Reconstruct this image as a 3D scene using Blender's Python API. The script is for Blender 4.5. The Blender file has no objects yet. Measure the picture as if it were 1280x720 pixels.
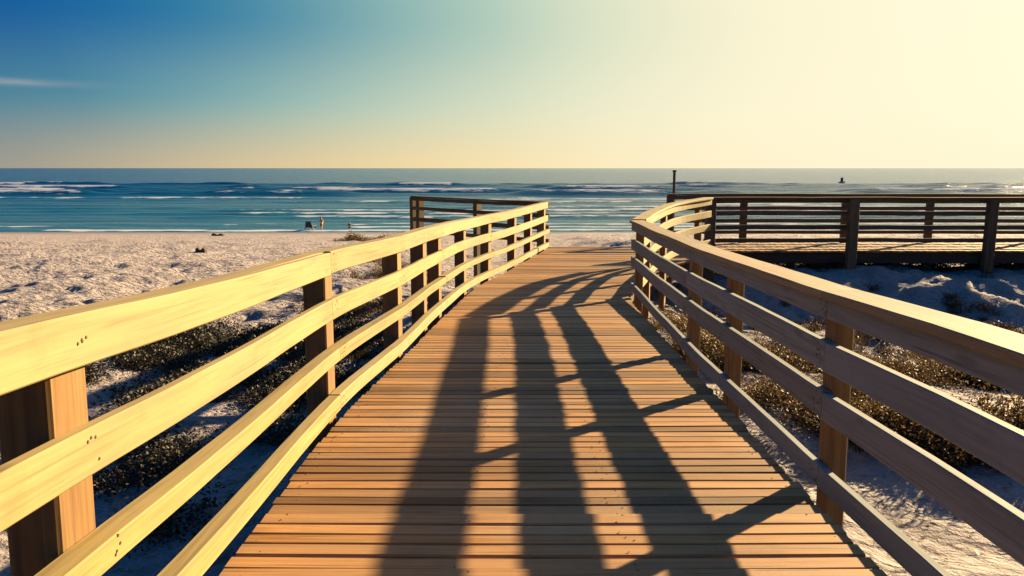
import bpy, bmesh, math, random
from mathutils import Vector, noise, Matrix
random.seed(11)
R = math.radians
scene = bpy.context.scene
col = scene.collection
CAMZ = 6.2                      # metres above the sea

# ------------------------------------------------------------------ helpers
def tag(o, label=None, cat=None, group=None, kind=None):
    if label: o['label'] = label
    if cat: o['category'] = cat
    if group: o['group'] = group
    if kind: o['kind'] = kind
    return o

def empty(name, loc, label, cat, group=None):
    o = bpy.data.objects.new(name, None)
    col.objects.link(o); o.location = loc; o.empty_display_size = 0.2
    return tag(o, label, cat, group)

class MB:
    """collects vertices / faces / uv / tone and links them as ONE mesh object"""
    def __init__(s):
        s.v = []; s.f = []; s.uv = []; s.tone = []; s.mi = []
    def face(s, idx, uvs, mi=0):
        s.f.append(idx); s.uv.append(uvs); s.mi.append(mi)
    def vert(s, p, t=.5):
        s.v.append(tuple(p)); s.tone.append(t); return len(s.v) - 1
    def sweep(s, pts, prof, tone=.5, uoff=None, mi=0):
        """pts: list of (pos, lateral unit vector); prof: (lateral, up) outline"""
        if uoff is None: uoff = random.uniform(0, 90)
        voff = random.uniform(0, 90)
        n = len(prof); rings = []; L = 0; us = []
        for i, (p, lat) in enumerate(pts):
            if i: L += (Vector(p) - Vector(pts[i-1][0])).length
            us.append(L + uoff)
            rings.append([s.vert((p[0]+lat[0]*a, p[1]+lat[1]*a, p[2]+b), tone) for a, b in prof])
        per = [0]
        for k in range(n):
            a, b = prof[k], prof[(k+1) % n]
            per.append(per[-1] + math.hypot(a[0]-b[0], a[1]-b[1]))
        for i in range(len(rings)-1):
            for k in range(n):
                k2 = (k+1) % n
                s.face((rings[i][k], rings[i+1][k], rings[i+1][k2], rings[i][k2]),
                       ((us[i], voff+per[k]), (us[i+1], voff+per[k]), (us[i+1], voff+per[k+1]), (us[i], voff+per[k+1])), mi)
        s.face(tuple(reversed(rings[0])), tuple((uoff+prof[k][0]*.3, voff+prof[k][1]) for k in reversed(range(n))), mi)
        s.face(tuple(rings[-1]), tuple((uoff+prof[k][0]*.3, voff+prof[k][1]) for k in range(n)), mi)
    def box(s, c, ax, ay, az, hx, hy, hz, tone=.5, ch=.006, mi=0):
        """chamfered beam with grain along az; c centre"""
        c = Vector(c); ax = Vector(ax); ay = Vector(ay); az = Vector(az)
        uo, vo = random.uniform(0, 90), random.uniform(0, 90)
        prof = chamfer(hx, hy, ch); n = len(prof)
        per = [0]
        for k in range(n):
            a, b = prof[k], prof[(k+1) % n]
            per.append(per[-1] + math.hypot(a[0]-b[0], a[1]-b[1]))
        rings = []
        for z in (-hz, hz):
            rings.append([s.vert(c + ax*a + ay*b + az*z, tone) for a, b in prof])
        for k in range(n):
            k2 = (k+1) % n
            s.face((rings[0][k], rings[0][k2], rings[1][k2], rings[1][k]),
                   ((uo, vo+per[k]), (uo, vo+per[k+1]), (uo+2*hz, vo+per[k+1]), (uo+2*hz, vo+per[k])), mi)
        s.face(tuple(reversed(rings[0])), tuple((uo+prof[k][0]*.3, vo+prof[k][1]) for k in reversed(range(n))), mi)
        s.face(tuple(rings[1]), tuple((uo+prof[k][0]*.3, vo+prof[k][1]) for k in range(n)), mi)
    def disc(s, c, n, r, h=.003, mi=0, seg=8, tone=.5):
        n = Vector(n).normalized(); c = Vector(c)
        a = n.orthogonal().normalized(); b = n.cross(a)
        top = [s.vert(c + n*h + (a*math.cos(t)+b*math.sin(t))*r*.8, tone) for t in [i*2*math.pi/seg for i in range(seg)]]
        bot = [s.vert(c + (a*math.cos(t)+b*math.sin(t))*r, tone) for t in [i*2*math.pi/seg for i in range(seg)]]
        s.face(tuple(top), tuple((0, 0) for _ in top), mi)
        for i in range(seg):
            j = (i+1) % seg
            s.face((bot[i], bot[j], top[j], top[i]), ((0, 0),)*4, mi)
    def build(s, name, mats, parent=None, smooth=False, origin=None):
        if not isinstance(mats, (list, tuple)): mats = [mats]
        me = bpy.data.meshes.new(name)
        o3 = Vector(origin) if origin else Vector((0, 0, 0))
        me.from_pydata([tuple(Vector(p)-o3) for p in s.v], [], s.f)
        uvl = me.uv_layers.new(name='UVMap')
        flat = [c for fu in s.uv for uv in fu for c in uv]
        uvl.data.foreach_set('uv', flat)
        at = me.attributes.new('tone', 'FLOAT', 'POINT')
        at.data.foreach_set('value', s.tone)
        for m in mats: me.materials.append(m)
        me.polygons.foreach_set('material_index', s.mi)
        if smooth: me.polygons.foreach_set('use_smooth', [True]*len(me.polygons))
        me.update()
        o = bpy.data.objects.new(name, me); col.objects.link(o)
        o.location = o3
        if parent:
            o.parent = parent
            o.location = o3 - Vector(parent.location)
        return o

def chamfer(hx, hy, c):
    return [(-hx+c, -hy), (hx-c, -hy), (hx, -hy+c), (hx, hy-c), (hx-c, hy), (-hx+c, hy), (-hx, hy-c), (-hx, -hy+c)]

def smooth(a, b, x):
    t = min(1, max(0, (x-a)/(b-a))); return t*t*(3-2*t)

def copy_tree(o, parent=None):
    c = o.copy(); col.objects.link(c)
    if parent: c.parent = parent
    for ch in list(o.children):
        copy_tree(ch, c)
    return c

# ------------------------------------------------------------------ materials
def newmat(name):
    m = bpy.data.materials.new(name); m.use_nodes = True
    nt = m.node_tree; b = nt.nodes['Principled BSDF']
    return m, nt, b
def N(nt, t, **k):
    n = nt.nodes.new(t)
    for a, v in k.items(): setattr(n, a, v)
    return n
def ramp(nt, src, stops, interp='LINEAR'):
    r = N(nt, 'ShaderNodeValToRGB'); r.color_ramp.interpolation = interp
    e = r.color_ramp.elements
    while len(e) < len(stops): e.new(.5)
    for el, (p, c) in zip(e, stops):
        el.position = p; el.color = (*c, 1) if len(c) == 3 else c
    nt.links.new(src, r.inputs['Fac']); return r
def mathn(nt, op, a, b=None, c=None, clamp=False):
    n = N(nt, 'ShaderNodeMath', operation=op); n.use_clamp = clamp
    for i, v in enumerate((a, b, c)):
        if v is None: continue
        if isinstance(v, (int, float)): n.inputs[i].default_value = v
        else: nt.links.new(v, n.inputs[i])
    return n.outputs[0]
def mixc(nt, fac, a, b, blend='MIX'):
    n = N(nt, 'ShaderNodeMix', data_type='RGBA', blend_type=blend)
    for i, v in ((0, fac), (6, a), (7, b)):
        if isinstance(v, (int, float)): n.inputs[i].default_value = v
        elif isinstance(v, tuple): n.inputs[i].default_value = (*v, 1) if len(v) == 3 else v
        else: nt.links.new(v, n.inputs[i])
    return n.outputs[2]
def noisen(nt, vec, scale, detail=4, rough=.55, dist=0):
    n = N(nt, 'ShaderNodeTexNoise'); n.inputs['Scale'].default_value = scale
    n.inputs['Detail'].default_value = detail; n.inputs['Roughness'].default_value = rough
    n.inputs['Distortion'].default_value = dist
    if vec is not None: nt.links.new(vec, n.inputs['Vector'])
    return n.outputs['Fac']
def mapping(nt, vec, sc):
    m = N(nt, 'ShaderNodeMapping'); m.inputs['Scale'].default_value = sc
    nt.links.new(vec, m.inputs['Vector']); return m.outputs[0]

def wood(name, dark, mid, light, grey=None, greyamt=.4, rough=.72, bump=.25, tonevar=.5, crack=.6, silver=.4, dust=0):
    m, nt, b = newmat(name)
    tc = N(nt, 'ShaderNodeTexCoord'); uv = tc.outputs['UV']
    fine = noisen(nt, mapping(nt, uv, (1.6, 46, 1)), 1.0, 6, .6, .6)
    wide = noisen(nt, mapping(nt, uv, (.9, 9, 1)), 1.0, 3, .5, 1.2)
    g = mathn(nt, 'ADD', mathn(nt, 'MULTIPLY', fine, .6), mathn(nt, 'MULTIPLY', wide, .4))
    c = ramp(nt, g, [(.33, dark), (.5, mid), (.68, light)]).outputs['Color']
    # knots
    vo = N(nt, 'ShaderNodeTexVoronoi'); vo.inputs['Scale'].default_value = 1.0
    nt.links.new(mapping(nt, uv, (1.3, 5.5, 1)), vo.inputs['Vector'])
    kn = ramp(nt, vo.outputs['Distance'], [(.0, (1, 1, 1)), (.06, (.8, .8, .8)), (.12, (0, 0, 0))]).outputs['Color']
    c = mixc(nt, mathn(nt, 'MULTIPLY', kn, .55), c, tuple(x*.45 for x in dark))
    if grey:
        w = noisen(nt, mapping(nt, uv, (.7, 3.5, 1)), 1.0, 4, .6)
        wm = ramp(nt, w, [(.42, (0, 0, 0)), (.65, (1, 1, 1))]).outputs['Color']
        c = mixc(nt, mathn(nt, 'MULTIPLY', wm, greyamt), c, grey)
    # drying cracks along the grain
    cr = noisen(nt, mapping(nt, uv, (.8, 70, 1)), 1.0, 2, .5, .3)
    ca = noisen(nt, mapping(nt, uv, (1.1, 6, 1)), 1.0, 3, .6)
    crk = mathn(nt, 'MULTIPLY', ramp(nt, cr, [(.60, (0, 0, 0)), (.66, (1, 1, 1))]).outputs['Color'], ramp(nt, ca, [(.48, (0, 0, 0)), (.6, (1, 1, 1))]).outputs['Color'])
    c = mixc(nt, mathn(nt, 'MULTIPLY', crk, crack), c, tuple(x*.3 for x in dark))
    at = N(nt, 'ShaderNodeAttribute'); at.attribute_name = 'tone'
    if grey:   # some boards have silvered more than others
        t2 = mathn(nt, 'FRACT', mathn(nt, 'MULTIPLY', at.outputs['Fac'], 7.31))
        c = mixc(nt, mathn(nt, 'MULTIPLY', mathn(nt, 'POWER', t2, 2.0), silver), c, grey)
    k = mathn(nt, 'MULTIPLY_ADD', at.outputs['Fac'], tonevar, 1 - tonevar*.5)
    c = mixc(nt, 1.0, c, k, 'MULTIPLY')
    # dark stain blotches
    st = noisen(nt, tc.outputs['Object'], 3.1, 5, .65)
    sm = ramp(nt, st, [(.56, (0, 0, 0)), (.74, (1, 1, 1))]).outputs['Color']
    c = mixc(nt, mathn(nt, 'MULTIPLY', sm, .35), c, tuple(x*.55 for x in mid))
    if dust:
        d1 = noisen(nt, tc.outputs['Object'], .9, 5, .65); d2 = noisen(nt, tc.outputs['Object'], 90, 2, .5)
        dm = mathn(nt, 'MULTIPLY', ramp(nt, d1, [(.46, (0, 0, 0)), (.68, (1, 1, 1))]).outputs['Color'], ramp(nt, d2, [(.40, (.25, .25, .25)), (.6, (1, 1, 1))]).outputs['Color'])
        c = mixc(nt, mathn(nt, 'MULTIPLY', dm, dust), c, (.34, .25, .16))
    nt.links.new(c, b.inputs['Base Color'])
    b.inputs['Roughness'].default_value = rough
    b.inputs['Specular IOR Level'].default_value = .25
    bp = N(nt, 'ShaderNodeBump'); bp.inputs['Strength'].default_value = bump; bp.inputs['Distance'].default_value = .004
    nt.links.new(g, bp.inputs['Height']); nt.links.new(bp.outputs[0], b.inputs['Normal'])
    return m

M = {}
M['deck'] = wood('deck_wood', (.105, .042, .011), (.23, .105, .028), (.325, .165, .05), (.21, .12, .058), .5, .7, .7, 1.05, .9, .5, .35)
M['rail'] = wood('rail_wood', (.15, .10, .034), (.238, .168, .058), (.285, .212, .082), (.19, .15, .085), .35, .75, .3, .22)
M['rail_grey'] = wood('weathered_shaded_rail_wood', (.09, .092, .084), (.15, .154, .142), (.205, .21, .195), (.15, .158, .155), .5, .75, .45, .3)  # weathered wood, with the right railing's shade mixed into its grey colour
M['post'] = wood('post_wood', (.10, .045, .014), (.195, .095, .028), (.26, .145, .046), (.16, .10, .045), .25, .78, .4, .3)
M['cap'] = wood('sunlit_tan_cap_wood', (.15, .10, .05), (.23, .155, .08), (.29, .205, .11), (.20, .155, .10), .35, .75, .4, .3)  # lighter than the boards below: sunlight on the cap is in its colour
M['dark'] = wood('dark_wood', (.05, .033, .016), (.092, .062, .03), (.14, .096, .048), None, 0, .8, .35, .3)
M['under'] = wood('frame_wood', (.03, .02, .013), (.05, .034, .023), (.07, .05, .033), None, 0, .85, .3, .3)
def plain(name, c, rough=.6, metal=0):
    m, nt, b = newmat(name)
    tc = N(nt, 'ShaderNodeTexCoord')
    n = noisen(nt, tc.outputs['Object'], 9, 4)
    cc = ramp(nt, n, [(.3, tuple(x*.75 for x in c)), (.7, tuple(min(1, x*1.2) for x in c))]).outputs['Color']
    nt.links.new(cc, b.inputs['Base Color'])
    b.inputs['Roughness'].default_value = rough; b.inputs['Metallic'].default_value = metal
    return m
M['nail'] = plain('rusty_nail', (.06, .035, .025), .6, .4)

# ------------------------------------------------------------------ terrain height
def ground(x, y):
    y0 = 9 + 12*smooth(2.0, 7.0, x)
    s = 3.95/(78-y0)
    if y <= y0: z = 3.95
    else: z = 3.95 - s*(y-y0)
    # round the break
    t = (y-y0)/6
    if abs(t) < 1: z -= s*6*.25*(1-abs(t))**2
    z = max(z, -3)
    near = 1 - smooth(40, 76, y)
    p = Vector((x, y, 0))
    z += (.17+.14*smooth(2,5,x))*noise.noise(p*.33)*near*smooth(0, 2, abs(x)-1.0+.6) + .10*noise.noise(p*.9+Vector((7, 3, 1)))*near
    z += .06*noise.noise(p*2.1+Vector((1, 9, 4)))*near
    # hollow on the near side of the cross walkway
    z -= .6*smooth(2.3, 4.2, x)*smooth(17.4, 14.6, y)*smooth(8.8, 11.5, y)
    # windrow humps with deeper hollows further out on the beach
    z += .11*smooth(13, 18, y)*near*noise.noise(Vector((x*.14, y*.55, 5)))
    return z
def ground_fine(x, y):
    z = ground(x, y)
    near = 1 - .9*smooth(26, 58, y)
    near *= 1 - smooth(66, 76, y)
    beach = smooth(11, 15, y+max(0, -x)*.4)
    # trampled sand: overlapping heel-deep dimples
    p = Vector((x*3.3, y*2.7, 0))
    d = noise.noise(p + Vector((3, 3, 3)))
    e = noise.noise(p*2.3 + Vector((31, 8, 2)))
    amp = .022 + .052*beach
    f = noise.noise(p*.75 + Vector((11, 5, 9)))
    z += near*amp*(-1.9*max(0, d+.05) - 1.2*max(0, f) + .3*e + .5)
    return z

def build_sand():
    rows = []; y = -14.0
    while y < 0: rows.append(y); y += .8
    while y < 130:
        rows.append(y)
        y += .055 if y < 9 else (.055 + (y-9)*.009 if y < 60 else .55)
    NC = 440; verts = []; faces = []
    ts = [i/(NC-1)*2-1 for i in range(NC)]
    for y in rows:
        hw = 7 + 1.05*max(0, y)
        if y < 0: hw = 7 - y*1.3
        for t in ts:
            x = t*hw*(1 + 1.3*abs(t)**9)
            verts.append((x, y, ground_fine(x, y)))
    for j in range(len(rows)-1):
        for i in range(NC-1):
            a = j*NC+i
            faces.append((a, a+1, a+NC+1, a+NC))
    me = bpy.data.meshes.new('sand'); me.from_pydata(verts, [], faces)
    me.polygons.foreach_set('use_smooth', [True]*len(faces))
    o = bpy.data.objects.new('sand', me); col.objects.link(o)
    m, nt, b = newmat('dune_sand')
    tc = N(nt, 'ShaderNodeTexCoord'); P = tc.outputs['Object']
    n1 = noisen(nt, P, 2.2, 6, .6); n2 = noisen(nt, P, 55, 3, .6); n3 = noisen(nt, P, 7.5, 6, .7, .5)
    c = ramp(nt, n1, [(.3, (.225, .185, .18)), (.55, (.305, .258, .252)), (.75, (.345, .30, .295))]).outputs['Color']
    c = mixc(nt, mathn(nt, 'MULTIPLY', ramp(nt, n2, [(.35, (1, 1, 1)), (.55, (0, 0, 0))]).outputs['Color'], .22), c, (.12, .095, .075))
    sep = N(nt, 'ShaderNodeSeparateXYZ'); nt.links.new(P, sep.inputs[0])
    # plant litter in the dunes, none on the open beach
    dune = N(nt, 'ShaderNodeMapRange'); dune.interpolation_type = 'SMOOTHSTEP'
    dune.inputs['From Min'].default_value = 22; dune.inputs['From Max'].default_value = 12
    nt.links.new(sep.outputs['Y'], dune.inputs['Value'])
    lit = ramp(nt, n3, [(.54, (0, 0, 0)), (.62, (1, 1, 1))]).outputs['Color']
    c = mixc(nt, mathn(nt, 'MULTIPLY', mathn(nt, 'MULTIPLY', lit, dune.outputs[0]), .55), c, (.09, .06, .035))
    # wet sand by the water
    wet = N(nt, 'ShaderNodeMapRange'); wet.interpolation_type = 'SMOOTHSTEP'
    wet.inputs['From Min'].default_value = .95; wet.inputs['From Max'].default_value = .1
    nt.links.new(mathn(nt, 'ADD', sep.outputs['Z'], mathn(nt, 'MULTIPLY', n1, .25)), wet.inputs['Value'])
    c = mixc(nt, wet.outputs[0], c, (.17, .135, .105))
    nt.links.new(c, b.inputs['Base Color'])
    rr = mathn(nt, 'MULTIPLY_ADD', wet.outputs[0], -.55, .9)
    nt.links.new(rr, b.inputs['Roughness']); b.inputs['Specular IOR Level'].default_value = .25
    hb = mathn(nt, 'ADD', mathn(nt, 'MULTIPLY', noisen(nt, mapping(nt, P, (.8, 1.25, 1)), 6.5, 2, .45), 2.4), mathn(nt, 'ADD', noisen(nt, P, 16, 5, .65), mathn(nt, 'MULTIPLY', n2, .25)))
    bp = N(nt, 'ShaderNodeBump'); bp.inputs['Distance'].default_value = .095
    nt.links.new(mathn(nt, 'MULTIPLY_ADD', wet.outputs[0], -.9, 1.0), bp.inputs['Strength'])
    nt.links.new(hb, bp.inputs['Height']); nt.links.new(bp.outputs[0], b.inputs['Normal'])
    me.materials.append(m)
    tag(o, 'pale trampled beach sand', None, None, 'structure')
    return o
build_sand()

# ------------------------------------------------------------------ sea
FOAM = [  # distance, half width, strength, continuity threshold, wobble, seed
    (300, 3, .8, .30, 5, 21), (276, 3.5, .9, .24, 5, 1), (252, 3, .9, .20, 6, 2), (232, 3, .9, .22, 6, 3), (214, 3, .8, .18, 5, 14), (200, 3, 1., .12, 4, 4),
    (184, 3.5, .8, .10, 4, 9), (163, 3.5, .62, -.22, 3, 5), (153, 2.5, .7, .02, 3, 15), (144, 3, .7, .0, 3, 10), (133, 2.5, .75, .02, 3, 6), (124, 2.2, .7, .05, 3, 16), (115, 2, .7, .04, 2.5, 7),
    (107, 1.8, .65, -.0, 2, 8), (100, 1.6, .65, .02, 2, 17), (94, 1.4, .7, -.05, 1.6, 11), (88.5, 1.2, .7, -.02, 1.5, 18), (84, 1.0, .8, -.1, 1.2, 12), (79.6, .9, 1.0, -.6, 1., 13)]
def sea_at(x, y):
    z = 0; fo = 0
    for Y0, hw, st, th, wob, sd in FOAM:
        yy = Y0 + wob*noise.noise(Vector((x*.018, sd*3.7, 0))) + 1.3*noise.noise(Vector((x*.13, sd*1.7, 3)))
        d = (y-yy)/hw
        if abs(d) > 4: continue
        cont = noise.noise(Vector((x*.02, sd*9.1, 1))) + .45*noise.noise(Vector((x*.09, sd*5.3, 2)))
        if sd in (1, 2, 3, 4, 14, 21): cont += .10*smooth(40, -60, x) - .12*smooth(-20, 40, x)
        if Y0 < 175 and sd != 5: cont += .28*smooth(-25, 15, x) - .34*smooth(-15, -50, x)
        c = smooth(th-.06, th+.25, cont)
        amp = (.13 if Y0 < 100 else .34 if Y0 < 170 else 1.25)*(.4+.65*smooth(th-.4, th+.2, cont))
        prof = math.exp(-d*d*1.3) if d < 0 else math.exp(-d*d*.25)
        z += amp*prof
        # foam: crisp toe on the shoreward side, trailing lace behind
        f = (math.exp(-(d+.25)**2*3.0)*1.0 + .45*(math.exp(-((d-1.0)/1.0)**2) if Y0 < 175 else 0))*st*c
        fo = max(fo, f)
    z += .10*noise.noise(Vector((x*.03, y*.11, 9)))*min(1, y/150)
    return z, min(1, fo)
def build_sea():
    rows = []; y = 66.0
    while y < 40000:
        rows.append(y)
        y += .45 if y < 100 else .7 if y < 170 else 1.0 if y < 320 else (y-300)*.12+2
    NC = 420; verts = []; foam = []; faces = []
    for y in rows:
        hw = 30 + .95*y
        for i in range(NC):
            t = i/(NC-1)*2-1
            x = t*hw
            if y < 330: z, f = sea_at(x, y)
            else: z, f = 0., 0.
            if y > 300: z *= max(0, 1-(y-300)/30)
            verts.append((x, y, z)); foam.append(f)
    for j in range(len(rows)-1):
        for i in range(NC-1):
            a = j*NC+i
            faces.append((a, a+1, a+NC+1, a+NC))
    me = bpy.data.meshes.new('sea'); me.from_pydata(verts, [], faces)
    at = me.attributes.new('foam', 'FLOAT', 'POINT'); at.data.foreach_set('value', foam)
    me.polygons.foreach_set('use_smooth', [True]*len(faces))
    o = bpy.data.objects.new('sea', me); col.objects.link(o)
    m, nt, b = newmat('sea_water')
    tc = N(nt, 'ShaderNodeTexCoord'); P = tc.outputs['Object']
    sep = N(nt, 'ShaderNodeSeparateXYZ'); nt.links.new(P, sep.inputs[0])
    dep = N(nt, 'ShaderNodeMapRange'); dep.inputs['From Min'].default_value = 78; dep.inputs['From Max'].default_value = 260
    nt.links.new(sep.outputs['Y'], dep.inputs['Value'])
    wc = ramp(nt, dep.outputs[0], [(0, (.035, .11, .125)), (.18, (.006, .075, .10)), (.5, (.002, .05, .085)), (1, (.001, .032, .075))]).outputs['Color']
    # streaks of sand-stirred water and slicks
    stv = noisen(nt, mapping(nt, P, (.012, .10, 1)), 1.0, 5, .6, .4)
    wc = mixc(nt, mathn(nt, 'MULTIPLY', ramp(nt, stv, [(.42, (0, 0, 0)), (.62, (1, 1, 1))]).outputs['Color'], .5), wc, (.008, .065, .09))
    fa = N(nt, 'ShaderNodeAttribute'); fa.attribute_name = 'foam'
    lace = noisen(nt, mapping(nt, P, (.22, .8, .8)), 1.0, 6, .7, .3)
    ff = mathn(nt, 'ADD', fa.outputs['Fac'], mathn(nt, 'MULTIPLY_ADD', lace, 2.6, -1.6))
    fm = mathn(nt, 'MULTIPLY', ramp(nt, ff, [(.18, (0, 0, 0)), (.5, (1, 1, 1))]).outputs['Color'],
               ramp(nt, fa.outputs['Fac'], [(.02, (0, 0, 0)), (.2, (1, 1, 1))]).outputs['Color'])
    nt.links.new(wc, b.inputs['Base Color'])
    b.inputs['Specular IOR Level'].default_value = .65; b.inputs['Roughness'].default_value = .16; b.inputs['IOR'].default_value = 1.33
    w1 = noisen(nt, mapping(nt, P, (.08, .6, .6)), 1.0, 6, .62)
    w2 = noisen(nt, mapping(nt, P, (.02, .14, .1)), 1.0, 4, .6)
    w3 = noisen(nt, mapping(nt, P, (.6, 3.2, 3)), 1.0, 3, .6)
    hh = mathn(nt, 'ADD', mathn(nt, 'MULTIPLY', w2, 2.2), mathn(nt, 'ADD', w1, mathn(nt, 'MULTIPLY', w3, .25)))
    bp = N(nt, 'ShaderNodeBump'); bp.inputs['Strength'].default_value = 1.0; bp.inputs['Distance'].default_value = .65
    nt.links.new(hh, bp.inputs['Height']); nt.links.new(bp.outputs[0], b.inputs['Normal'])
    fb = N(nt, 'ShaderNodeBsdfDiffuse'); fb.inputs['Color'].default_value = (.40, .41, .44, 1)
    mx = N(nt, 'ShaderNodeMixShader')
    nt.links.new(fm, mx.inputs[0]); nt.links.new(b.outputs[0], mx.inputs[1]); nt.links.new(fb.outputs[0], mx.inputs[2])
    nt.links.new(mx.outputs[0], nt.nodes['Material Output'].inputs['Surface'])
    me.materials.append(m)
    tag(o, 'blue green sea with lines of white breakers', None, None, 'structure')
build_sea()

# ------------------------------------------------------------------ paths
def catmull(nodes, step=.22):
    P = [Vector(n) for n in nodes]
    P = [P[0]*2-P[1]] + P + [P[-1]*2-P[-2]]
    out = []
    for i in range(1, len(P)-2):
        p0, p1, p2, p3 = P[i-1], P[i], P[i+1], P[i+2]
        # centripetal-ish: chord-scaled tangents
        d1 = (p2-p1).length
        m1 = (p2-p0)/((p2-p0).length)*d1; m2 = (p3-p1)/((p3-p1).length)*d1
        n = max(2, int(d1/step))
        for k in range(n):
            t = k/n
            out.append(p1*(2*t**3-3*t*t+1) + m1*(t**3-2*t*t+t) + p2*(-2*t**3+3*t*t) + m2*(t**3-t*t))
    out.append(P[-2]); return out
def with_lat(pts, side):
    res = []
    for i, p in enumerate(pts):
        a = pts[max(0, i-1)]; b = pts[min(len(pts)-1, i+1)]
        t = Vector((b.x-a.x, b.y-a.y, 0)).normalized()
        res.append((p, Vector((t.y, -t.x, 0))*side, t))     # side=+1: lateral to the right of travel
    return res

def railing(label, nodes, side, courses, cap_w, cap_over, posts, axis, joints, mats, postw=.14, postd=.18, thick=.042, nails=True, flush=False):
    """boards on the path, posts on the outward side (side). courses: (top, bottom) below the cap top"""
    base = nodes[len(nodes)//2]
    root = empty('wooden_railing', (base[0], base[1], ground(base[0], base[1])), label, 'railing')
    raw = catmull(nodes); sd = random.uniform(0, 50)
    for i, p in enumerate(raw):
        q = p[axis]
        p.z += .010*noise.noise(Vector((q*.6, sd, 0))) + .004*noise.noise(Vector((q*1.9, sd, 4)))
        p[1-axis] += .016*noise.noise(Vector((q*.55, sd, 9)))
    pts = with_lat(raw, side)
    key = lambda p: p[0][axis]
    def idx(v): return min(range(len(pts)), key=lambda i: abs(key(pts[i])-v))
    jn = sorted(set([0, len(pts)-1] + [idx(j) for j in joints]))
    # cap
    for a, b in zip(jn[:-1], jn[1:]):
        mb = MB(); seg = [(p.copy(), l) for p, l, t in pts[a:b+1]]
        tone = random.random()
        if a: seg[0] = (seg[0][0] + pts[a][2]*.004, seg[0][1])
        ct = .038
        shift = thick + .002 if flush else -cap_over
        prof = [(x + cap_w/2 + shift, z - ct/2 - (.002 if flush else 0)) for x, z in chamfer(cap_w/2, ct/2, .005)]
        mb.sweep(seg, prof, tone)
        mb.build('cap_rail', mats['cap'], root)
    # boards
    for ci, crs in enumerate(courses):
        t0, t1 = crs[:2]; th = crs[2] if len(crs) > 2 else thick
        off = 0 if ci % 2 == 0 else 1
        js = jn
        for a, b in zip(js[:-1], js[1:]):
            mb = MB(); tone = random.random()
            seg = []
            n = b-a; dz0, dz1 = random.uniform(-.006, .006), random.uniform(-.006, .006)
            bow = random.uniform(-.006, .008)
            for q in range(a, b+1):
                p, l, t = pts[q]; f = (q-a)/max(1, n)
                pp = p + Vector((0, 0, dz0*(1-f)+dz1*f + bow*math.sin(f*math.pi)))
                if q == a and a: pp = pp + t*.005
                seg.append((pp, l))
            top = -t0 - (.0385 if ci == 0 and not flush else 0)
            hz = (top + t1)/2; cz = (top - t1)/2
            prof = [(x + thick - th/2, z + cz) for x, z in chamfer(th/2, hz, .005)]
            mb.sweep(seg, prof, tone)
            if nails:
                for v in posts:
                    k = idx(v)
                    if not (a <= k <= b): continue
                    p, l, t = pts[k]
                    for q in range(4):
                        c = p + t*(postd*.5 + random.uniform(-.055, .055)) + Vector((0, 0, cz + random.uniform(-.75, .75)*hz)) - l*(th-thick)
                        mb.disc(c, -l, .0055, .002, 1, 6)
            mb.build('rail_board', [mats['board'], M['nail']], root)
    # posts
    for v in posts:
        k = idx(v); p, l, t = pts[k]
        mb = MB()
        c = p + l*(thick + .003 + postw/2) + t*postd/2
        top = p.z - .042; bot = ground(c.x, c.y) - .35
        lean = Vector((random.uniform(-.008, .008), random.uniform(-.008, .008), 1)).normalized()
        mb.box((c.x, c.y, (top+bot)/2), l, t, lean, postw/2, postd/2, (top-bot)/2, random.random(), .009)
        mb.build('post', mats['post'], root)
    return root

Z = lambda drop: CAMZ - drop
wm = {'cap': M['rail'], 'board': M['rail'], 'post': M['post']}
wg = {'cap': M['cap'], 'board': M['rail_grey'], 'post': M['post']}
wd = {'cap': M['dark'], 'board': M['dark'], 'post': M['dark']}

LN = [(-1.12, -1.6, Z(.235)), (-1.115, 1.7, Z(.36)), (-1.115, 2.6, Z(.413)), (-1.115, 4.9, Z(.517)), (-.97, 7.0, Z(.60)), (-.80, 9.6, Z(.66)),
      (-.545, 12.1, Z(.745)), (-.164, 13.7, Z(.76)), (.81, 18.1, Z(.76))]
railing('sunlit pale wooden railing along the left edge of the boardwalk, curving right at its end', LN, -1,
        [(0, .14), (.30, .43), (.61, .69, .082), (.905, 1.0, .075)], .10, 0, [-1.2, 1.82, 4.85, 6.9, 8.35, 9.3, 11.4, 12.95, 14.9, 16.4, 17.85], 1, [4.9, 9.35, 13.0], wm, flush=True)
RN = [(1.52, -1.6, Z(.52)), (1.52, 2.3, Z(.54)), (1.52, 3.8, Z(.58)), (1.53, 5.45, Z(.625)), (1.56, 7.1, Z(.665)), (1.66, 11.1, Z(.715))]
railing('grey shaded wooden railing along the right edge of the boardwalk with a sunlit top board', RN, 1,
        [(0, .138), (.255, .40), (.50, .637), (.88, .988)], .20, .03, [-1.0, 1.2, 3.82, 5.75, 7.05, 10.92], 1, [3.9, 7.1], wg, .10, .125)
BN = [(1.85, 11.22, Z(.712)), (2.36, 13.0, Z(.69)), (3.05, 14.75, Z(.64)), (4.02, 16.15, Z(.588))]
railing('sunlit railing running away right from the boardwalk corner, its board ends free', BN, -1,
        [(0, .15), (.27, .40), (.53, .655), (.85, .97)], .21, .03, [12.6, 14.2, 15.7], 1, [], wm, .1, .14)
XN = [(4.12, 17.2, Z(.615)), (7, 17.35, Z(.62)), (10, 17.4, Z(.625)), (13, 17.4, Z(.625)), (17, 17.4, Z(.625))]
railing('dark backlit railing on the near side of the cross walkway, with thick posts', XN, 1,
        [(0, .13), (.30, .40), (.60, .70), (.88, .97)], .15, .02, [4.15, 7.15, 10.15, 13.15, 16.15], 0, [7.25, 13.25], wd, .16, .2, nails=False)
FN = [(3.75, 19.35, Z(.615)), (8, 19.35, Z(.615)), (13, 19.35, Z(.615)), (18, 19.35, Z(.615))]
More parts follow.
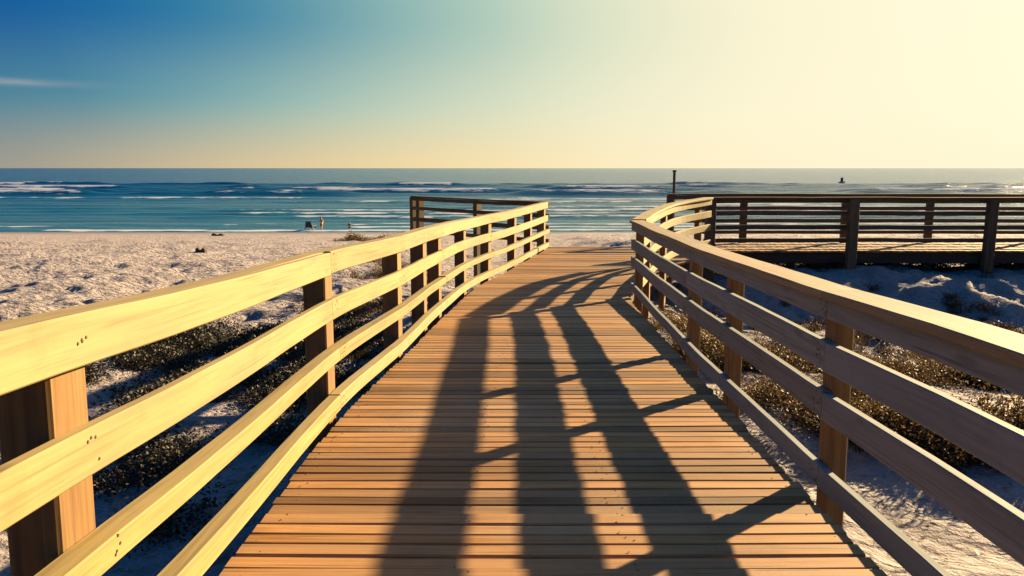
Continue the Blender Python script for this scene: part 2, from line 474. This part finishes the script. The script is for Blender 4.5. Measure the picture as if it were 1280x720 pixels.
railing('dark backlit railing on the seaward side of the cross walkway, with slimmer posts', FN, -1,
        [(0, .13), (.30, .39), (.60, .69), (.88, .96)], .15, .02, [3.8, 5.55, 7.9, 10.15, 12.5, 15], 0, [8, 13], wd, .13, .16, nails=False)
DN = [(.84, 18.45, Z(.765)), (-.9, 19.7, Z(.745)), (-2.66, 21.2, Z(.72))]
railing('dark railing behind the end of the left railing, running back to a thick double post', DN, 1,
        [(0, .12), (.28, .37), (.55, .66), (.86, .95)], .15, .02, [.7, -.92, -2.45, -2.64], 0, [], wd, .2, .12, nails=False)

# ------------------------------------------------------------------ boardwalk deck
def D(y):       # deck below the camera
    if y < 10: return 1.41 + .034*y
    if y > 13: return 1.795
    t = (y-10)/3; return 1.75 + .034*3*(t - .5*t*t)*.88
def lerp_tab(tab, y):
    if y <= tab[0][0]: return tab[0][1]
    for (a, p), (b, q) in zip(tab[:-1], tab[1:]):
        if y <= b: return p + (q-p)*(y-a)/(b-a)
    return tab[-1][1]
lp = catmull(LN)
LT = [(p.y, p.x + .03 - .005*(p.y < 5)) for p in lp]
RT = [(-2, 1.40), (3.4, 1.40), (4.9, 1.44), (9.9, 1.56), (11.1, 1.64), (13.0, 2.2), (14.75, 2.9), (16.1, 3.9), (17.3, 4.1), (30, 4.1)]
boardwalk = empty('boardwalk', (.2, 4, ground(.2, 4)), 'long wooden boardwalk of brown planks striped with railing shadows, sloping down and bending right', 'boardwalk')
mb = MB(); y = -1.8; nails = []
while y < 18.3:
    w = random.choice((.082, .088, .09, .092, .096, .104)) + random.uniform(-.003, .003); gap = random.choice((.006, .008, .010, .013, .017, .02))
    yc = y + w/2
    x0 = lerp_tab(LT, yc) + random.uniform(-.012, .004); x1 = lerp_tab(RT, yc) + random.uniform(-.01, .012)
    zt = Z(D(yc)) + random.uniform(-.002, .002)
    tone = random.random()
    tilt = random.uniform(-.02, .02); sag = random.uniform(-.006, .003)
    pts = []; n = 6
    for i in range(n+1):
        t = i/n
        pts.append((Vector((x0+(x1-x0)*t, yc + .004*math.sin(t*3+y), zt + sag*math.sin(t*math.pi))), Vector((0, -1, 0))))
    hz = .019
    prof = [(a, b - hz - a*tilt) for a, b in chamfer(w/2, hz, .007)]
    mb.sweep(pts, prof, tone)
    for xn in (x0+.07, x0*.5+x1*.5-.35, x0*.5+x1*.5+.32, x1-.07):
        for s in (-.3, .3):
            if y < 9 and random.random() < .7: mb.disc((xn+random.uniform(-.035, .035), yc+s*w+random.uniform(-.014, .014), zt+.001+sag*.6), (0, 0, 1), .0045, .0012, 1, 6)
    y += w + gap
mb.build('deck', [M['deck'], M['nail']], boardwalk)
# stringers under the planks
for off in ((0.06, 'L'), (1.0, 'C'), (1.94, 'R')):
    mb = MB(); pts = []
    yy = -1.7
    while yy < 18.2:
        a, b = lerp_tab(LT, yy), lerp_tab(RT, yy)
        t = off[0]/2
        x = a + .05 + (b-a-.1)*t
        pts.append((Vector((x, yy, Z(D(yy)) - .046)), Vector((1, 0, 0)))); yy += .5
    mb.sweep(pts, [(-.022, -.2), (.022, -.2), (.022, 0), (-.022, 0)], .4)
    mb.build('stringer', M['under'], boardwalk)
# three steps down to the sand beyond the landing
for k in range(3):
    mb = MB()
    yy = 18.55 + k*.3
    mb.box((2.1, yy, Z(1.795) - .15*(k+1)), (0, 1, 0), (0, 0, 1), (1, 0, 0), .14, .02, 1.35, random.random())
    mb.build('step', M['deck'], boardwalk)

cross = empty('cross_walkway', (10, 18.3, ground(10, 18.3)), 'narrow raised plank walkway crossing to the right, its underside in dark shade', 'walkway')
mb = MB(); x = 4.13
while x < 18:
    w = random.uniform(.13, .142)
    mb.box((x+w/2, 18.36, Z(1.79)-.02+random.uniform(-.003, .003)), (1, 0, 0), (0, 0, 1), (0, 1, 0), w/2, .019, .94, random.random())
    x += w+.009
mb.build('deck', M['deck'], cross)
for yy in (17.48, 18.36, 19.24):
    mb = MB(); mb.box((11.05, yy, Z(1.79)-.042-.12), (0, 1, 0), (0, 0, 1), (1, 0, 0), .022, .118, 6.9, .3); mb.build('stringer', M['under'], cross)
for x in (6.2, 9.2, 12.2, 15.2):
    for yy in (17.7, 19.0):
        mb = MB(); g = ground(x, yy); t = Z(1.79)-.29
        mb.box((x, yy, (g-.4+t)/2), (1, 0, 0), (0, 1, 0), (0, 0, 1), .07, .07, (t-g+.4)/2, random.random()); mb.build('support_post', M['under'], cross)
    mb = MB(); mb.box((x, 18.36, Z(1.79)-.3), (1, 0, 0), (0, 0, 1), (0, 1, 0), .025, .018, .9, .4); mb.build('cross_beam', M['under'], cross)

# thin pole behind the end of the seaward railing
pg = ground(4.0, 19.9)
pole = empty('pole', (4.0, 19.9, pg), 'thin dark pole rising above the end of the seaward railing', 'pole')
mb = MB(); mb.box((4.0, 19.9, (pg-.3+CAMZ-.10)/2), (1, 0, 0), (0, 1, 0), (0, 0, 1), .03, .03, (CAMZ-.10-pg+.3)/2, .5, .012); mb.build('shaft', M['dark'], pole)
mb = MB(); mb.box((4.0, 19.9, CAMZ-.075), (1, 0, 0), (0, 1, 0), (0, 0, 1), .042, .042, .024, .5, .012); mb.build('cap', M['dark'], pole)

# ------------------------------------------------------------------ plants
def leafmat(name, c1, c2, trans=.35):
    m, nt, b = newmat(name)
    at = N(nt, 'ShaderNodeAttribute'); at.attribute_name = 'tone'
    oi = N(nt, 'ShaderNodeObjectInfo')
    f = mathn(nt, 'ADD', mathn(nt, 'MULTIPLY', at.outputs['Fac'], .8), mathn(nt, 'MULTIPLY', oi.outputs['Random'], .2))
    c = ramp(nt, f, [(.1, c1), (.9, c2)]).outputs['Color']
    nt.links.new(c, b.inputs['Base Color']); b.inputs['Roughness'].default_value = .6
    b.inputs['Specular IOR Level'].default_value = .3
    tr = N(nt, 'ShaderNodeBsdfTranslucent'); nt.links.new(c, tr.inputs['Color'])
    mx = N(nt, 'ShaderNodeMixShader'); mx.inputs[0].default_value = trans
    nt.links.new(b.outputs[0], mx.inputs[1]); nt.links.new(tr.outputs[0], mx.inputs[2])
    nt.links.new(mx.outputs[0], nt.nodes['Material Output'].inputs['Surface'])
    return m
M['shrub'] = leafmat('dry_shrub_leaves', (.02, .012, .005), (.115, .065, .02), .4)
M['grass'] = leafmat('dune_grass_blades', (.012, .014, .006), (.055, .046, .015), .3)
M['twig'] = leafmat('dry_twigs', (.09, .06, .035), (.24, .17, .10), .1)

def blade(mb, base, dirv, h, w, bend, tone, n=4):
    base = Vector(base); d = Vector((dirv[0], dirv[1], 0)); sidev = Vector((-dirv[1], dirv[0], 0))
    prev = None
    for i in range(n+1):
        t = i/n
        p = base + d*bend*h*t*t + Vector((0, 0, h*(t - .25*bend*t*t)))
        ww = w*(1-t)**.7*.5
        if i < n: cur = (mb.vert(p - sidev*ww, tone), mb.vert(p + sidev*ww, tone))
        else: cur = (mb.vert(p, tone),)
        if prev:
            if len(cur) == 2: mb.face((prev[0], prev[1], cur[1], cur[0]), ((0, 0),)*4)
            else: mb.face((prev[0], prev[1], cur[0]), ((0, 0),)*3)
        prev = cur
def shrub(label, group, rad, h, nl, seed, name='dune_shrub', mat='shrub', leaf=.024):
    rnd = random.Random(seed)
    root = empty(name, (0, 0, 0), label, 'shrub', group)
    st = MB(); lv = MB()
    for i in range(26):
        a = rnd.uniform(0, 6.283); r = rad*rnd.uniform(.25, 1)
        hh = h*rnd.uniform(.5, 1)*(1-.35*(r/rad)**2)
        p0 = Vector((math.cos(a)*r*.25, math.sin(a)*r*.25, -.04)); p1 = Vector((math.cos(a)*r, math.sin(a)*r, hh))
        for k in range(3):
            q0 = p0.lerp(p1, k/3); q1 = p0.lerp(p1, (k+1)/3)
            w = .006*(1-k/4)
            sv = Vector((-math.sin(a), math.cos(a), 0))*w
            ids = [st.vert(q0-sv, .5), st.vert(q0+sv, .5), st.vert(q1+sv*.7, .5), st.vert(q1-sv*.7, .5)]
            st.face(tuple(ids), ((0, 0),)*4)
            up = Vector((0, 0, w))
            ids = [st.vert(q0-up, .5), st.vert(q0+up, .5), st.vert(q1+up*.7, .5), st.vert(q1-up*.7, .5)]
            st.face(tuple(ids), ((0, 0),)*4)
        if i == 0: st.box((0, 0, -.03), (1, 0, 0), (0, 1, 0), (0, 0, 1), rad*.26, rad*.26, .04, .3, .02)
        ton = rnd.random()
        for k in range(nl//26):
            t = rnd.uniform(.25, 1.08)
            c = p0.lerp(p1, t) + Vector((rnd.gauss(0, 1), rnd.gauss(0, 1), rnd.gauss(0, .8)))*rad*.16
            c.z = max(c.z, .01)
            u = Vector((rnd.uniform(-1, 1), rnd.uniform(-1, 1), rnd.uniform(-.4, 1))).normalized()
            v = u.orthogonal().normalized(); v.rotate(Matrix.Rotation(rnd.uniform(0, 6.28), 3, u))
            L = leaf*rnd.uniform(.6, 1.5); W = L*.32
            tn = min(1, max(0, ton*.6 + rnd.random()*.4))
            ids = [lv.vert(c, tn), lv.vert(c+u*L*.5+v*W, tn), lv.vert(c+u*L, tn), lv.vert(c+u*L*.5-v*W, tn)]
            lv.face(tuple(ids), ((0, 0),)*4)
    st.build('stem', M['twig'], root); lv.build('foliage', M[mat], root)
    return root
def tuft(label, group, h, nb, spread, seed):
    rnd = random.Random(seed)
    mb = MB()
    for i in range(nb):
        a = rnd.uniform(0, 6.283); r = spread*math.sqrt(rnd.random())
        b = (math.cos(a)*r, math.sin(a)*r, -.03)
        a2 = a + rnd.gauss(0, .7)
        blade(mb, b, (math.cos(a2), math.sin(a2)), h*rnd.uniform(.45, 1.1), .009, rnd.uniform(.2, 1.1), rnd.random())
    o = mb.build('dune_grass', M['grass'])
    return tag(o, label, 'grass', group)

def scatter(protos, spots, rnd, smin=.8, smax=1.25):
    used = set()
    for (x, y) in spots:
        k = rnd.randrange(len(protos))
        if k not in used: o = protos[k]; used.add(k)
        else: o = copy_tree(protos[k])
        s = rnd.uniform(smin, smax)
        o.location = (x, y, ground_fine(x, y)-.01); o.rotation_euler = (0, 0, rnd.uniform(0, 6.28))
        o.scale = (s, s*rnd.uniform(.85, 1.15), s*rnd.uniform(.75, 1.15))
    for k, p in enumerate(protos):
        if k not in used:
            for ch in list(p.children): bpy.data.objects.remove(ch)
            bpy.data.objects.remove(p)
rnd = random.Random(5)
def jitter_line(pts, n, sx, sy):
    out = []
    for i in range(n):
        k = rnd.random()*(len(pts)-1); j = int(k); f = k-j
        x = pts[j][0]*(1-f)+pts[j+1][0]*f + rnd.gauss(0, sx); y = pts[j][1]*(1-f)+pts[j+1][1]*f + rnd.gauss(0, sy)
        out.append((x, y))
    return out
ok_r = lambda s: [(x, y) for x, y in s if x > 2.15]
P1 = [shrub('low dry golden brown dune shrub on the sand outside the right railing', 'dune shrubs outside the right railing', .36, .27, 1500, s) for s in (1, 2, 3)]
scatter(P1, ok_r(jitter_line([(2.3, 9.8), (3.0, 9.0), (4.5, 8.4), (6.5, 7.8)], 46, .3, .3)
        + jitter_line([(2.7, 6.9), (3.5, 6.3), (5.2, 5.7)], 30, .22, .2) + jitter_line([(2.3, 7.6), (3.2, 7.7)], 8, .2, .2)), rnd)
P9 = [tuft('upright tuft of dry golden grass among the shrubs outside the right railing', 'dry grass outside the right railing', .38, 80, .14, s) for s in (51, 52)]
for o in P9: o.data.materials[0] = M['shrub']
scatter(P9, ok_r(jitter_line([(2.3, 9.8), (3.0, 9.0), (4.5, 8.4), (6.5, 7.8)], 16, .35, .4) + jitter_line([(2.7, 6.9), (3.5, 6.3), (5.2, 5.7)], 10, .3, .25)), rnd, .7, 1.15)
P2 = [shrub('small scattered dry shrub on the pale sand before the cross walkway', 'small shrubs before the cross walkway', .26, .16, 700, s) for s in (4, 5)]
scatter(P2, jitter_line([(2.8, 11.3), (5.0, 12.2), (7.5, 13.0), (10, 13.5)], 130, .8, 1.5), rnd, .5, 1.5)
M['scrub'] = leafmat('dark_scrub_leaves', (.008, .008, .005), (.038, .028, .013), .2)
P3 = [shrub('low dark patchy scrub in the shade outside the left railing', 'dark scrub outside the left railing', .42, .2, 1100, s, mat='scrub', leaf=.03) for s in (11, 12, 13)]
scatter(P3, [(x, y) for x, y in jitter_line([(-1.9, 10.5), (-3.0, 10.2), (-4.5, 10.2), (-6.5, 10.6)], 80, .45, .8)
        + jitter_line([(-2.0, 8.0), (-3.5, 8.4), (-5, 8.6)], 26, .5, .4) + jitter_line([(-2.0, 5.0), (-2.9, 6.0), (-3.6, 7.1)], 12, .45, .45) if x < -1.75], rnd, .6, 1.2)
P5 = [tuft('thin tuft of dark dune grass among the scrub outside the left railing', 'dune grass outside the left railing', .34, 110, .2, s) for s in (1, 2, 3)]
scatter(P5, [(x, y) for x, y in jitter_line([(-1.9, 10.2), (-3.0, 10.0), (-4.5, 10.2), (-6.5, 10.4)], 30, .35, .45) if x < -1.65], rnd, .7, 1.1)
P4 = [shrub('sparse brownish shrub on the sand beyond the bend of the left railing', 'shrubs beyond the left railing bend', .34, .3, 800, s) for s in (6, 7)]
scatter(P4, [(x, y) for x, y in jitter_line([(-2.0, 12.5), (-2.6, 15.5), (-3.4, 21), (-5.6, 30)], 30, .45, .8)], rnd, .7, 1.4)

P6 = [tuft('small tuft of dry pale grass on the sand between the right railing and the cross walkway', 'dry grass before the cross walkway', .26, 90, .2, s) for s in (21, 22)]
for o in P6: o.data.materials[0] = M['shrub']
scatter(P6, jitter_line([(2.6, 10.9), (4.8, 12.0), (7.5, 13.5), (10.5, 15)], 85, .8, 1.2), rnd, .6, 1.2)
P7 = [shrub('dark scrub added to deepen the shade under the cross walkway', 'added dark scrub under the cross walkway', .42, .26, 900, s, mat='scrub', leaf=.03) for s in (31, 32)]  # made-up scrub, added to darken the space below the deck
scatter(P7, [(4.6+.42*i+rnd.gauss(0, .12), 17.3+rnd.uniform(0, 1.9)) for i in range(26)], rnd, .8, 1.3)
P8 = [shrub('brown scrub low on the open beach behind the left railing', 'brown scrub on the open beach', .5, .3, 700, s, leaf=.05) for s in (41, 42)]
scatter(P8, [(-11.6+.55*i+rnd.gauss(0, .3), 54+rnd.gauss(0, 1.5)) for i in range(11)], rnd, 1.0, 1.9)
# loose twigs and wrack lying on the dune sand
mb = MB()
for i in range(9000):
    if rnd.random() < .6: x = rnd.uniform(1.75, 12); y = rnd.uniform(2.6, 18)
    else: x = rnd.uniform(-8, -1.3); y = rnd.uniform(2, 14)
    if noise.noise(Vector((x*.9, y*.9, 3))) < .02: continue
    z = ground_fine(x, y)+.006
    a = rnd.uniform(0, 6.28); L = rnd.uniform(.015, .075); w = rnd.uniform(.003, .009)
    d = Vector((math.cos(a), math.sin(a), rnd.uniform(-.1, .35)))*L; s = Vector((-math.sin(a), math.cos(a), .2))*w
    c = Vector((x, y, z)); tn = rnd.random()
    ids = [mb.vert(c-s, tn), mb.vert(c+d*.5-s, tn), mb.vert(c+d, tn), mb.vert(c+d*.5+s+Vector((0, 0, .008)), tn), mb.vert(c+s, tn)]
    mb.face(tuple(ids), ((0, 0),)*5)
tag(mb.build('plant_litter', M['twig']), 'dry twigs and leaf litter scattered over the dune sand', 'litter', None, 'stuff')

# ------------------------------------------------------------------ people and things on the beach
M['skin'] = plain('skin', (.45, .26, .17), .5)
M['hair'] = plain('hair', (.05, .03, .02), .6)
M['orange_cloth'] = plain('orange_cloth', (.75, .27, .06), .8)
M['dark_cloth'] = plain('dark_cloth', (.03, .035, .04), .8)
M['navy_cloth'] = plain('navy_cloth', (.03, .05, .09), .8)
M['metal'] = plain('chair_tube', (.05, .05, .055), .5, .3)
def skin_mesh(name, verts, edges, radii, mat, parent, lv=1):
    me = bpy.data.meshes.new(name); me.from_pydata(verts, edges, [])
    o = bpy.data.objects.new(name, me); col.objects.link(o); o.parent = parent
    sk = o.modifiers.new('skin', 'SKIN')
    if not len(me.skin_vertices):
        bpy.context.view_layer.objects.active = o; o.select_set(True)
    for i, r in enumerate(radii):
        me.skin_vertices[0].data[i].radius = r if isinstance(r, tuple) else (r, r)
    me.skin_vertices[0].data[0].use_root = True
    s = o.modifiers.new('sub', 'SUBSURF'); s.levels = lv; s.render_levels = 2
    me.materials.append(mat); return o
def person(loc, rot, H, label, shirt, shorts, stride=.12):
    root = empty('person', loc, label, 'person'); root.rotation_euler = (0, 0, rot)
    k = H/1.75
    V = [(0, 0, .95), (0, 0, 1.12), (0, .01, 1.32), (0, .01, 1.45), (0, .02, 1.53), (0, .03, 1.62), (0, .03, 1.72),
         (-.09, 0, .9), (-.1, .05+stride*.5, .5), (-.1, stride, .08), (-.1, stride+.16, .03),
         (.09, 0, .9), (.1, .02-stride*.4, .5), (.1, -stride, .08), (.1, -stride+.15, .03),
         (-.18, 0, 1.4), (-.24, -.03, 1.14), (-.25, .06, .9), (-.25, .1, .8),
         (.18, 0, 1.4), (.24, .0, 1.14), (.25, .08, .9), (.25, .12, .8)]
    E = [(0, 1), (1, 2), (2, 3), (3, 4), (4, 5), (5, 6), (0, 7), (7, 8), (8, 9), (9, 10), (0, 11), (11, 12), (12, 13), (13, 14),
         (3, 15), (15, 16), (16, 17), (17, 18), (3, 19), (19, 20), (20, 21), (21, 22)]
    Rr = [.13, .12, .14, .11, .055, .09, .075, .09, .06, .042, .035, .09, .06, .042, .035, .055, .043, .034, .03, .055, .043, .034, .03]
    skin_mesh('body', [tuple(c*k for c in v) for v in V], E, [r*k for r in Rr], M['skin'], root)
    skin_mesh('shirt', [tuple(c*k for c in v) for v in [(0, 0, .93), (0, .0, 1.15), (0, .01, 1.34), (0, .01, 1.44), (-.18, 0, 1.4), (-.235, -.02, 1.2), (.18, 0, 1.4), (.235, 0, 1.2)]],
              [(0, 1), (1, 2), (2, 3), (3, 4), (4, 5), (3, 6), (6, 7)], [r*k for r in [.15, .145, .165, .12, .075, .062, .075, .062]], shirt, root)
    skin_mesh('shorts', [tuple(c*k for c in v) for v in [(0, 0, .98), (-.09, 0, .86), (-.1, .03+stride*.4, .56), (.09, 0, .86), (.1, .02-stride*.3, .56)]],
              [(0, 1), (1, 2), (0, 3), (3, 4)], [r*k for r in [.145, .105, .085, .105, .085]], shorts, root)
    mb = MB(); bm = bmesh.new(); bmesh.ops.create_uvsphere(bm, u_segments=14, v_segments=8, radius=.1*k)
    for v in list(bm.verts):
        v.co.y = v.co.y*1.1 + .01*k; v.co.z = v.co.z + 1.68*k
    bmesh.ops.delete(bm, geom=[v for v in bm.verts if v.co.z < 1.655*k and v.co.y > -.02*k], context='VERTS')
    me = bpy.data.meshes.new('hair'); bm.to_mesh(me); bm.free(); me.materials.append(M['hair'])
    h = bpy.data.objects.new('hair', me); col.objects.link(h); h.parent = root
    return root
def at_px(x, y):  # beach spot on the sand seen at a given bearing: march along the ground
    u = (x-640)/1000; yy = 10.
    while yy < 90:
        g = ground(u*yy, yy)
        if (CAMZ-g)/yy*1000 + 210 <= y: break
        yy += .1
    return (u*yy, yy, ground_fine(u*yy, yy))
p = at_px(402, 288.5)
person(p, R(160), 1.45, 'child in orange standing on the sand by the water', M['orange_cloth'], M['orange_cloth'], .08)
p = at_px(437, 289.0)
person(p, R(200), 1.0, 'small child in dark clothes standing alone near the water', M['dark_cloth'], M['dark_cloth'], .05)
def tube(mb, a, b, r, seg=6):
    a, b = Vector(a), Vector(b); d = (b-a).normalized(); u = d.orthogonal().normalized(); v = d.cross(u)
    r0 = [mb.vert(a+(u*math.cos(t)+v*math.sin(t))*r) for t in [i*6.2832/seg for i in range(seg)]]
    r1 = [mb.vert(b+(u*math.cos(t)+v*math.sin(t))*r) for t in [i*6.2832/seg for i in range(seg)]]
    for i in range(seg):
        j = (i+1) % seg; mb.face((r0[i], r0[j], r1[j], r1[i]), ((0, 0),)*4)
    mb.face(tuple(reversed(r0)), ((0, 0),)*seg); mb.face(tuple(r1), ((0, 0),)*seg)
def chair(loc, rot, label):
    root = empty('beach_chair', loc, label, 'chair', 'beach chairs by the water'); root.rotation_euler = (0, 0, rot)
    fr = MB()
    for sx in (-.3, .3):
        tube(fr, (sx, .3, 0), (sx, -.28, .45), .02); tube(fr, (sx, -.3, 0), (sx, .28, .42), .02)
        tube(fr, (sx, -.22, .4), (sx, -.5, 1.05), .02); tube(fr, (sx, .28, .62), (sx, -.34, .62), .022); tube(fr, (sx, .26, .4), (sx, .28, .62), .018)
    tube(fr, (-.3, -.5, 1.05), (.3, -.5, 1.05), .02)
    o = fr.build('frame', M['metal'], None); o.parent = root
    def sheet(name, a, b, sag):
        mb = MB(); rows = []
        for i in range(7):
            t = i/6; y0 = a[0]+(b[0]-a[0])*t; z0 = a[1]+(b[1]-a[1])*t - sag*math.sin(t*math.pi)
            rows.append([(mb.vert((-.28, y0, z0+q)), mb.vert((.28, y0, z0+q))) for q in (0, .015)])
        for i in range(6):
            for q in (0, 1):
                f = (rows[i][q][0], rows[i][q][1], rows[i+1][q][1], rows[i+1][q][0])
                mb.face(f if q else tuple(reversed(f)), ((0, 0),)*4)
        o = mb.build(name, M['navy_cloth'], None); o.parent = root
    sheet('seat', (.28, .42), (-.24, .38), .04); sheet('backrest', (-.22, .42), (-.5, 1.04), .02)
chair(at_px(385, 288.5), R(25), 'left one of the two dark folding beach chairs by the water')
chair(at_px(390.5, 289), R(-30), 'right one of the two dark folding beach chairs by the water')

# small dark driftwood lumps on the beach
def drift(px, py, L, label):
    p = at_px(px, py); mb = MB()
    a = random.uniform(-.5, .5); d = Vector((math.cos(a), math.sin(a), 0))
    pts = []
    for i in range(9):
        t = i/8-.5
        pts.append((Vector((p[0]+d.x*t*L, p[1]+d.y*t*L, p[2]+.06*math.sin(i*1.3))), Vector((-d.y, d.x, 0))))
    mb.sweep(pts, [(x*(1), z+.05) for x, z in chamfer(.09, .09, .04)], .3)
    tag(mb.build('driftwood', M['dark'], None, False, p), label, 'driftwood')
drift(250, 315, .5, 'small dark lump of driftwood on the open sand left of the boardwalk')
drift(272, 294, 1.3, 'long low dark driftwood lying at the edge of the wet sand')

# little boat out on the bright water
bz = 344.; bx = .409*bz
boat = empty('small_boat', (bx, bz, 0), 'tiny dark boat far out on the pale bright water', 'boat')
M['hull'] = plain('boat_hull', (.06, .06, .055), .5); M['hull_white'] = plain('boat_white', (.7, .7, .66), .5)
mb = MB(); st = []
for i in range(11):
    t = i/10; w = .6*math.sin(min(1, (1-t)*2.2+.05)*math.pi/2); zz = .5 + .3*t*t
    ang = [(-w, zz), (-w*.8, .15), (0, -.25), (w*.8, .15), (w, zz)]
    st.append([mb.vert((bx - 1.3 + t*2.6, bz + a, b)) for a, b in ang])
for i in range(10):
    for k in range(4): mb.face((st[i][k], st[i][k+1], st[i+1][k+1], st[i+1][k]), ((0, 0),)*4)
    mb.face((st[i][4], st[i][0], st[i+1][0], st[i+1][4]), ((0, 0),)*4)
mb.face(tuple(st[0]), ((0, 0),)*5); mb.face(tuple(reversed(st[-1])), ((0, 0),)*5)
mb.build('hull', M['hull_white'], boat)
mb = MB(); mb.box((bx-.1, bz, 1.3), (1, 0, 0), (0, 1, 0), (0, 0, 1), .5, .4, .8, .5, .12); mb.build('cabin', M['hull'], boat)
mb = MB(); mb.box((bx-.1, bz, 2.4), (1, 0, 0), (0, 1, 0), (0, 0, 1), .06, .06, .6, .5, .02); mb.build('mast', M['hull'], boat)

# ------------------------------------------------------------------ light, sky, camera
AZ, EL = R(48), R(18.3)
sdir = Vector((math.sin(AZ)*math.cos(EL), math.cos(AZ)*math.cos(EL), math.sin(EL)))
sun = bpy.data.lights.new('sun', 'SUN'); sun.energy = 5.0; sun.angle = R(.75); sun.color = (1, .75, .40)
so = bpy.data.objects.new('sun', sun); col.objects.link(so)
so.rotation_euler = (-sdir).to_track_quat('-Z', 'Y').to_euler(); so.location = (20, 20, 30)

w = bpy.data.worlds.new('World'); scene.world = w; w.use_nodes = True
nt = w.node_tree; bg = nt.nodes['Background']
sky = N(nt, 'ShaderNodeTexSky', sky_type='NISHITA'); sky.sun_disc = False
sky.sun_elevation = EL; sky.sun_rotation = AZ; sky.air_density = 1.2; sky.dust_density = 2.5; sky.ozone_density = 2.0
tc = N(nt, 'ShaderNodeTexCoord'); dirv = tc.outputs['Generated']
dp = N(nt, 'ShaderNodeVectorMath', operation='DOT_PRODUCT'); nt.links.new(dirv, dp.inputs[0]); dp.inputs[1].default_value = sdir
c = mathn(nt, 'MULTIPLY_ADD', dp.outputs['Value'], .5, .5)      # 0 opposite .. 1 at the sun
sp = N(nt, 'ShaderNodeSeparateXYZ'); nt.links.new(dirv, sp.inputs[0]); e = sp.outputs['Z']
def s2l(r, g, b):
    f = lambda v: (v/255/12.92 if v < 10 else ((v/255+.055)/1.055)**2.4)
    return (f(r), f(g), f(b))
hc = lambda x: x*.5+.5
high = ramp(nt, c, [(0, s2l(0, 70, 140)), (hc(.1), s2l(0, 76, 144)), (hc(.27), s2l(0, 90, 158)), (hc(.47), s2l(48, 136, 164)), (hc(.66), s2l(172, 204, 186)), (hc(.80), s2l(242, 237, 202)), (hc(.90), s2l(254, 246, 214)), (hc(.96), s2l(255, 247, 214))], 'B_SPLINE').outputs['Color']
low = ramp(nt, c, [(hc(-.3), s2l(40, 85, 125)), (hc(.19), s2l(172, 164, 144)), (hc(.43), s2l(236, 206, 154)), (hc(.62), s2l(255, 228, 168)), (hc(.78), s2l(255, 242, 204)), (hc(.96), s2l(255, 246, 216))], 'B_SPLINE').outputs['Color']
fall = N(nt, 'ShaderNodeMapRange'); fall.interpolation_type = 'SMOOTHSTEP'
fall.inputs['From Min'].default_value = -.02; fall.inputs['From Max'].default_value = .09
nt.links.new(e, fall.inputs['Value'])
mid = ramp(nt, c, [(hc(-.3), s2l(5, 70, 125)), (hc(.25), s2l(68, 138, 158)), (hc(.45), s2l(148, 188, 180)), (hc(.65), s2l(222, 226, 194)), (hc(.80), s2l(251, 243, 210)), (hc(.96), s2l(255, 247, 214))], 'B_SPLINE').outputs['Color']
f2 = N(nt, 'ShaderNodeMapRange'); f2.interpolation_type = 'SMOOTHSTEP'
f2.inputs['From Min'].default_value = .05; f2.inputs['From Max'].default_value = .18
nt.links.new(e, f2.inputs['Value'])
g = mixc(nt, f2.outputs[0], mixc(nt, fall.outputs[0], low, mid), high)
# the dome darkens to deep blue overhead
up = N(nt, 'ShaderNodeMapRange'); up.interpolation_type = 'SMOOTHSTEP'
up.inputs['From Min'].default_value = .205; up.inputs['From Max'].default_value = .42
nt.links.new(e, up.inputs['Value'])
gl = N(nt, 'ShaderNodeMapRange'); gl.interpolation_type = 'SMOOTHSTEP'
gl.inputs['From Min'].default_value = hc(.70); gl.inputs['From Max'].default_value = hc(.97)
gl.inputs['To Min'].default_value = 1; gl.inputs['To Max'].default_value = .15
nt.links.new(c, gl.inputs['Value'])
g = mixc(nt, mathn(nt, 'MULTIPLY', up.outputs[0], gl.outputs[0]), g, s2l(2, 108, 184))
# one thin wisp of cloud low in the left sky
mp = N(nt, 'ShaderNodeMapping'); nt.links.new(dirv, mp.inputs['Vector']); mp.inputs['Scale'].default_value = (9, 9, 120)
wn = noisen(nt, mp.outputs[0], 1.0, 5, .6)
dx = mathn(nt, 'DIVIDE', mathn(nt, 'ADD', sp.outputs['X'], .56), .075)
dz = mathn(nt, 'DIVIDE', mathn(nt, 'ADD', e, -.0885), .0036)
rr = mathn(nt, 'ADD', mathn(nt, 'MULTIPLY', dx, dx), mathn(nt, 'MULTIPLY', dz, dz))
wi = mathn(nt, 'MULTIPLY', mathn(nt, 'POWER', 2.718, mathn(nt, 'MULTIPLY', rr, -1.0)), mathn(nt, 'MULTIPLY_ADD', wn, 1.6, -.1), None, True)
front = mathn(nt, 'GREATER_THAN', sp.outputs['Y'], 0)
g = mixc(nt, mathn(nt, 'MULTIPLY', mathn(nt, 'MULTIPLY', wi, front), .6), g, s2l(205, 195, 180))
EXPO = 2.22
STR = .1
gs = N(nt, 'ShaderNodeVectorMath', operation='SCALE'); nt.links.new(g, gs.inputs[0]); gs.inputs['Scale'].default_value = 1/(STR*2**EXPO)
fin = mixc(nt, .994, sky.outputs[0], gs.outputs[0])
nt.links.new(fin, bg.inputs['Color']); bg.inputs['Strength'].default_value = STR

cam = bpy.data.cameras.new('camera'); co = bpy.data.objects.new('camera', cam); col.objects.link(co)
co.location = (0, 0, CAMZ); co.rotation_euler = (R(90) - math.atan(.15), 0, 0)
cam.sensor_width = 36; cam.lens = 36*1000/1280; cam.clip_start = .05; cam.clip_end = 100000
scene.camera = co
scene.view_settings.view_transform = 'Standard'; scene.view_settings.look = 'None'
scene.view_settings.exposure = EXPO; scene.view_settings.gamma = 1; scene.view_settings.use_curve_mapping = False
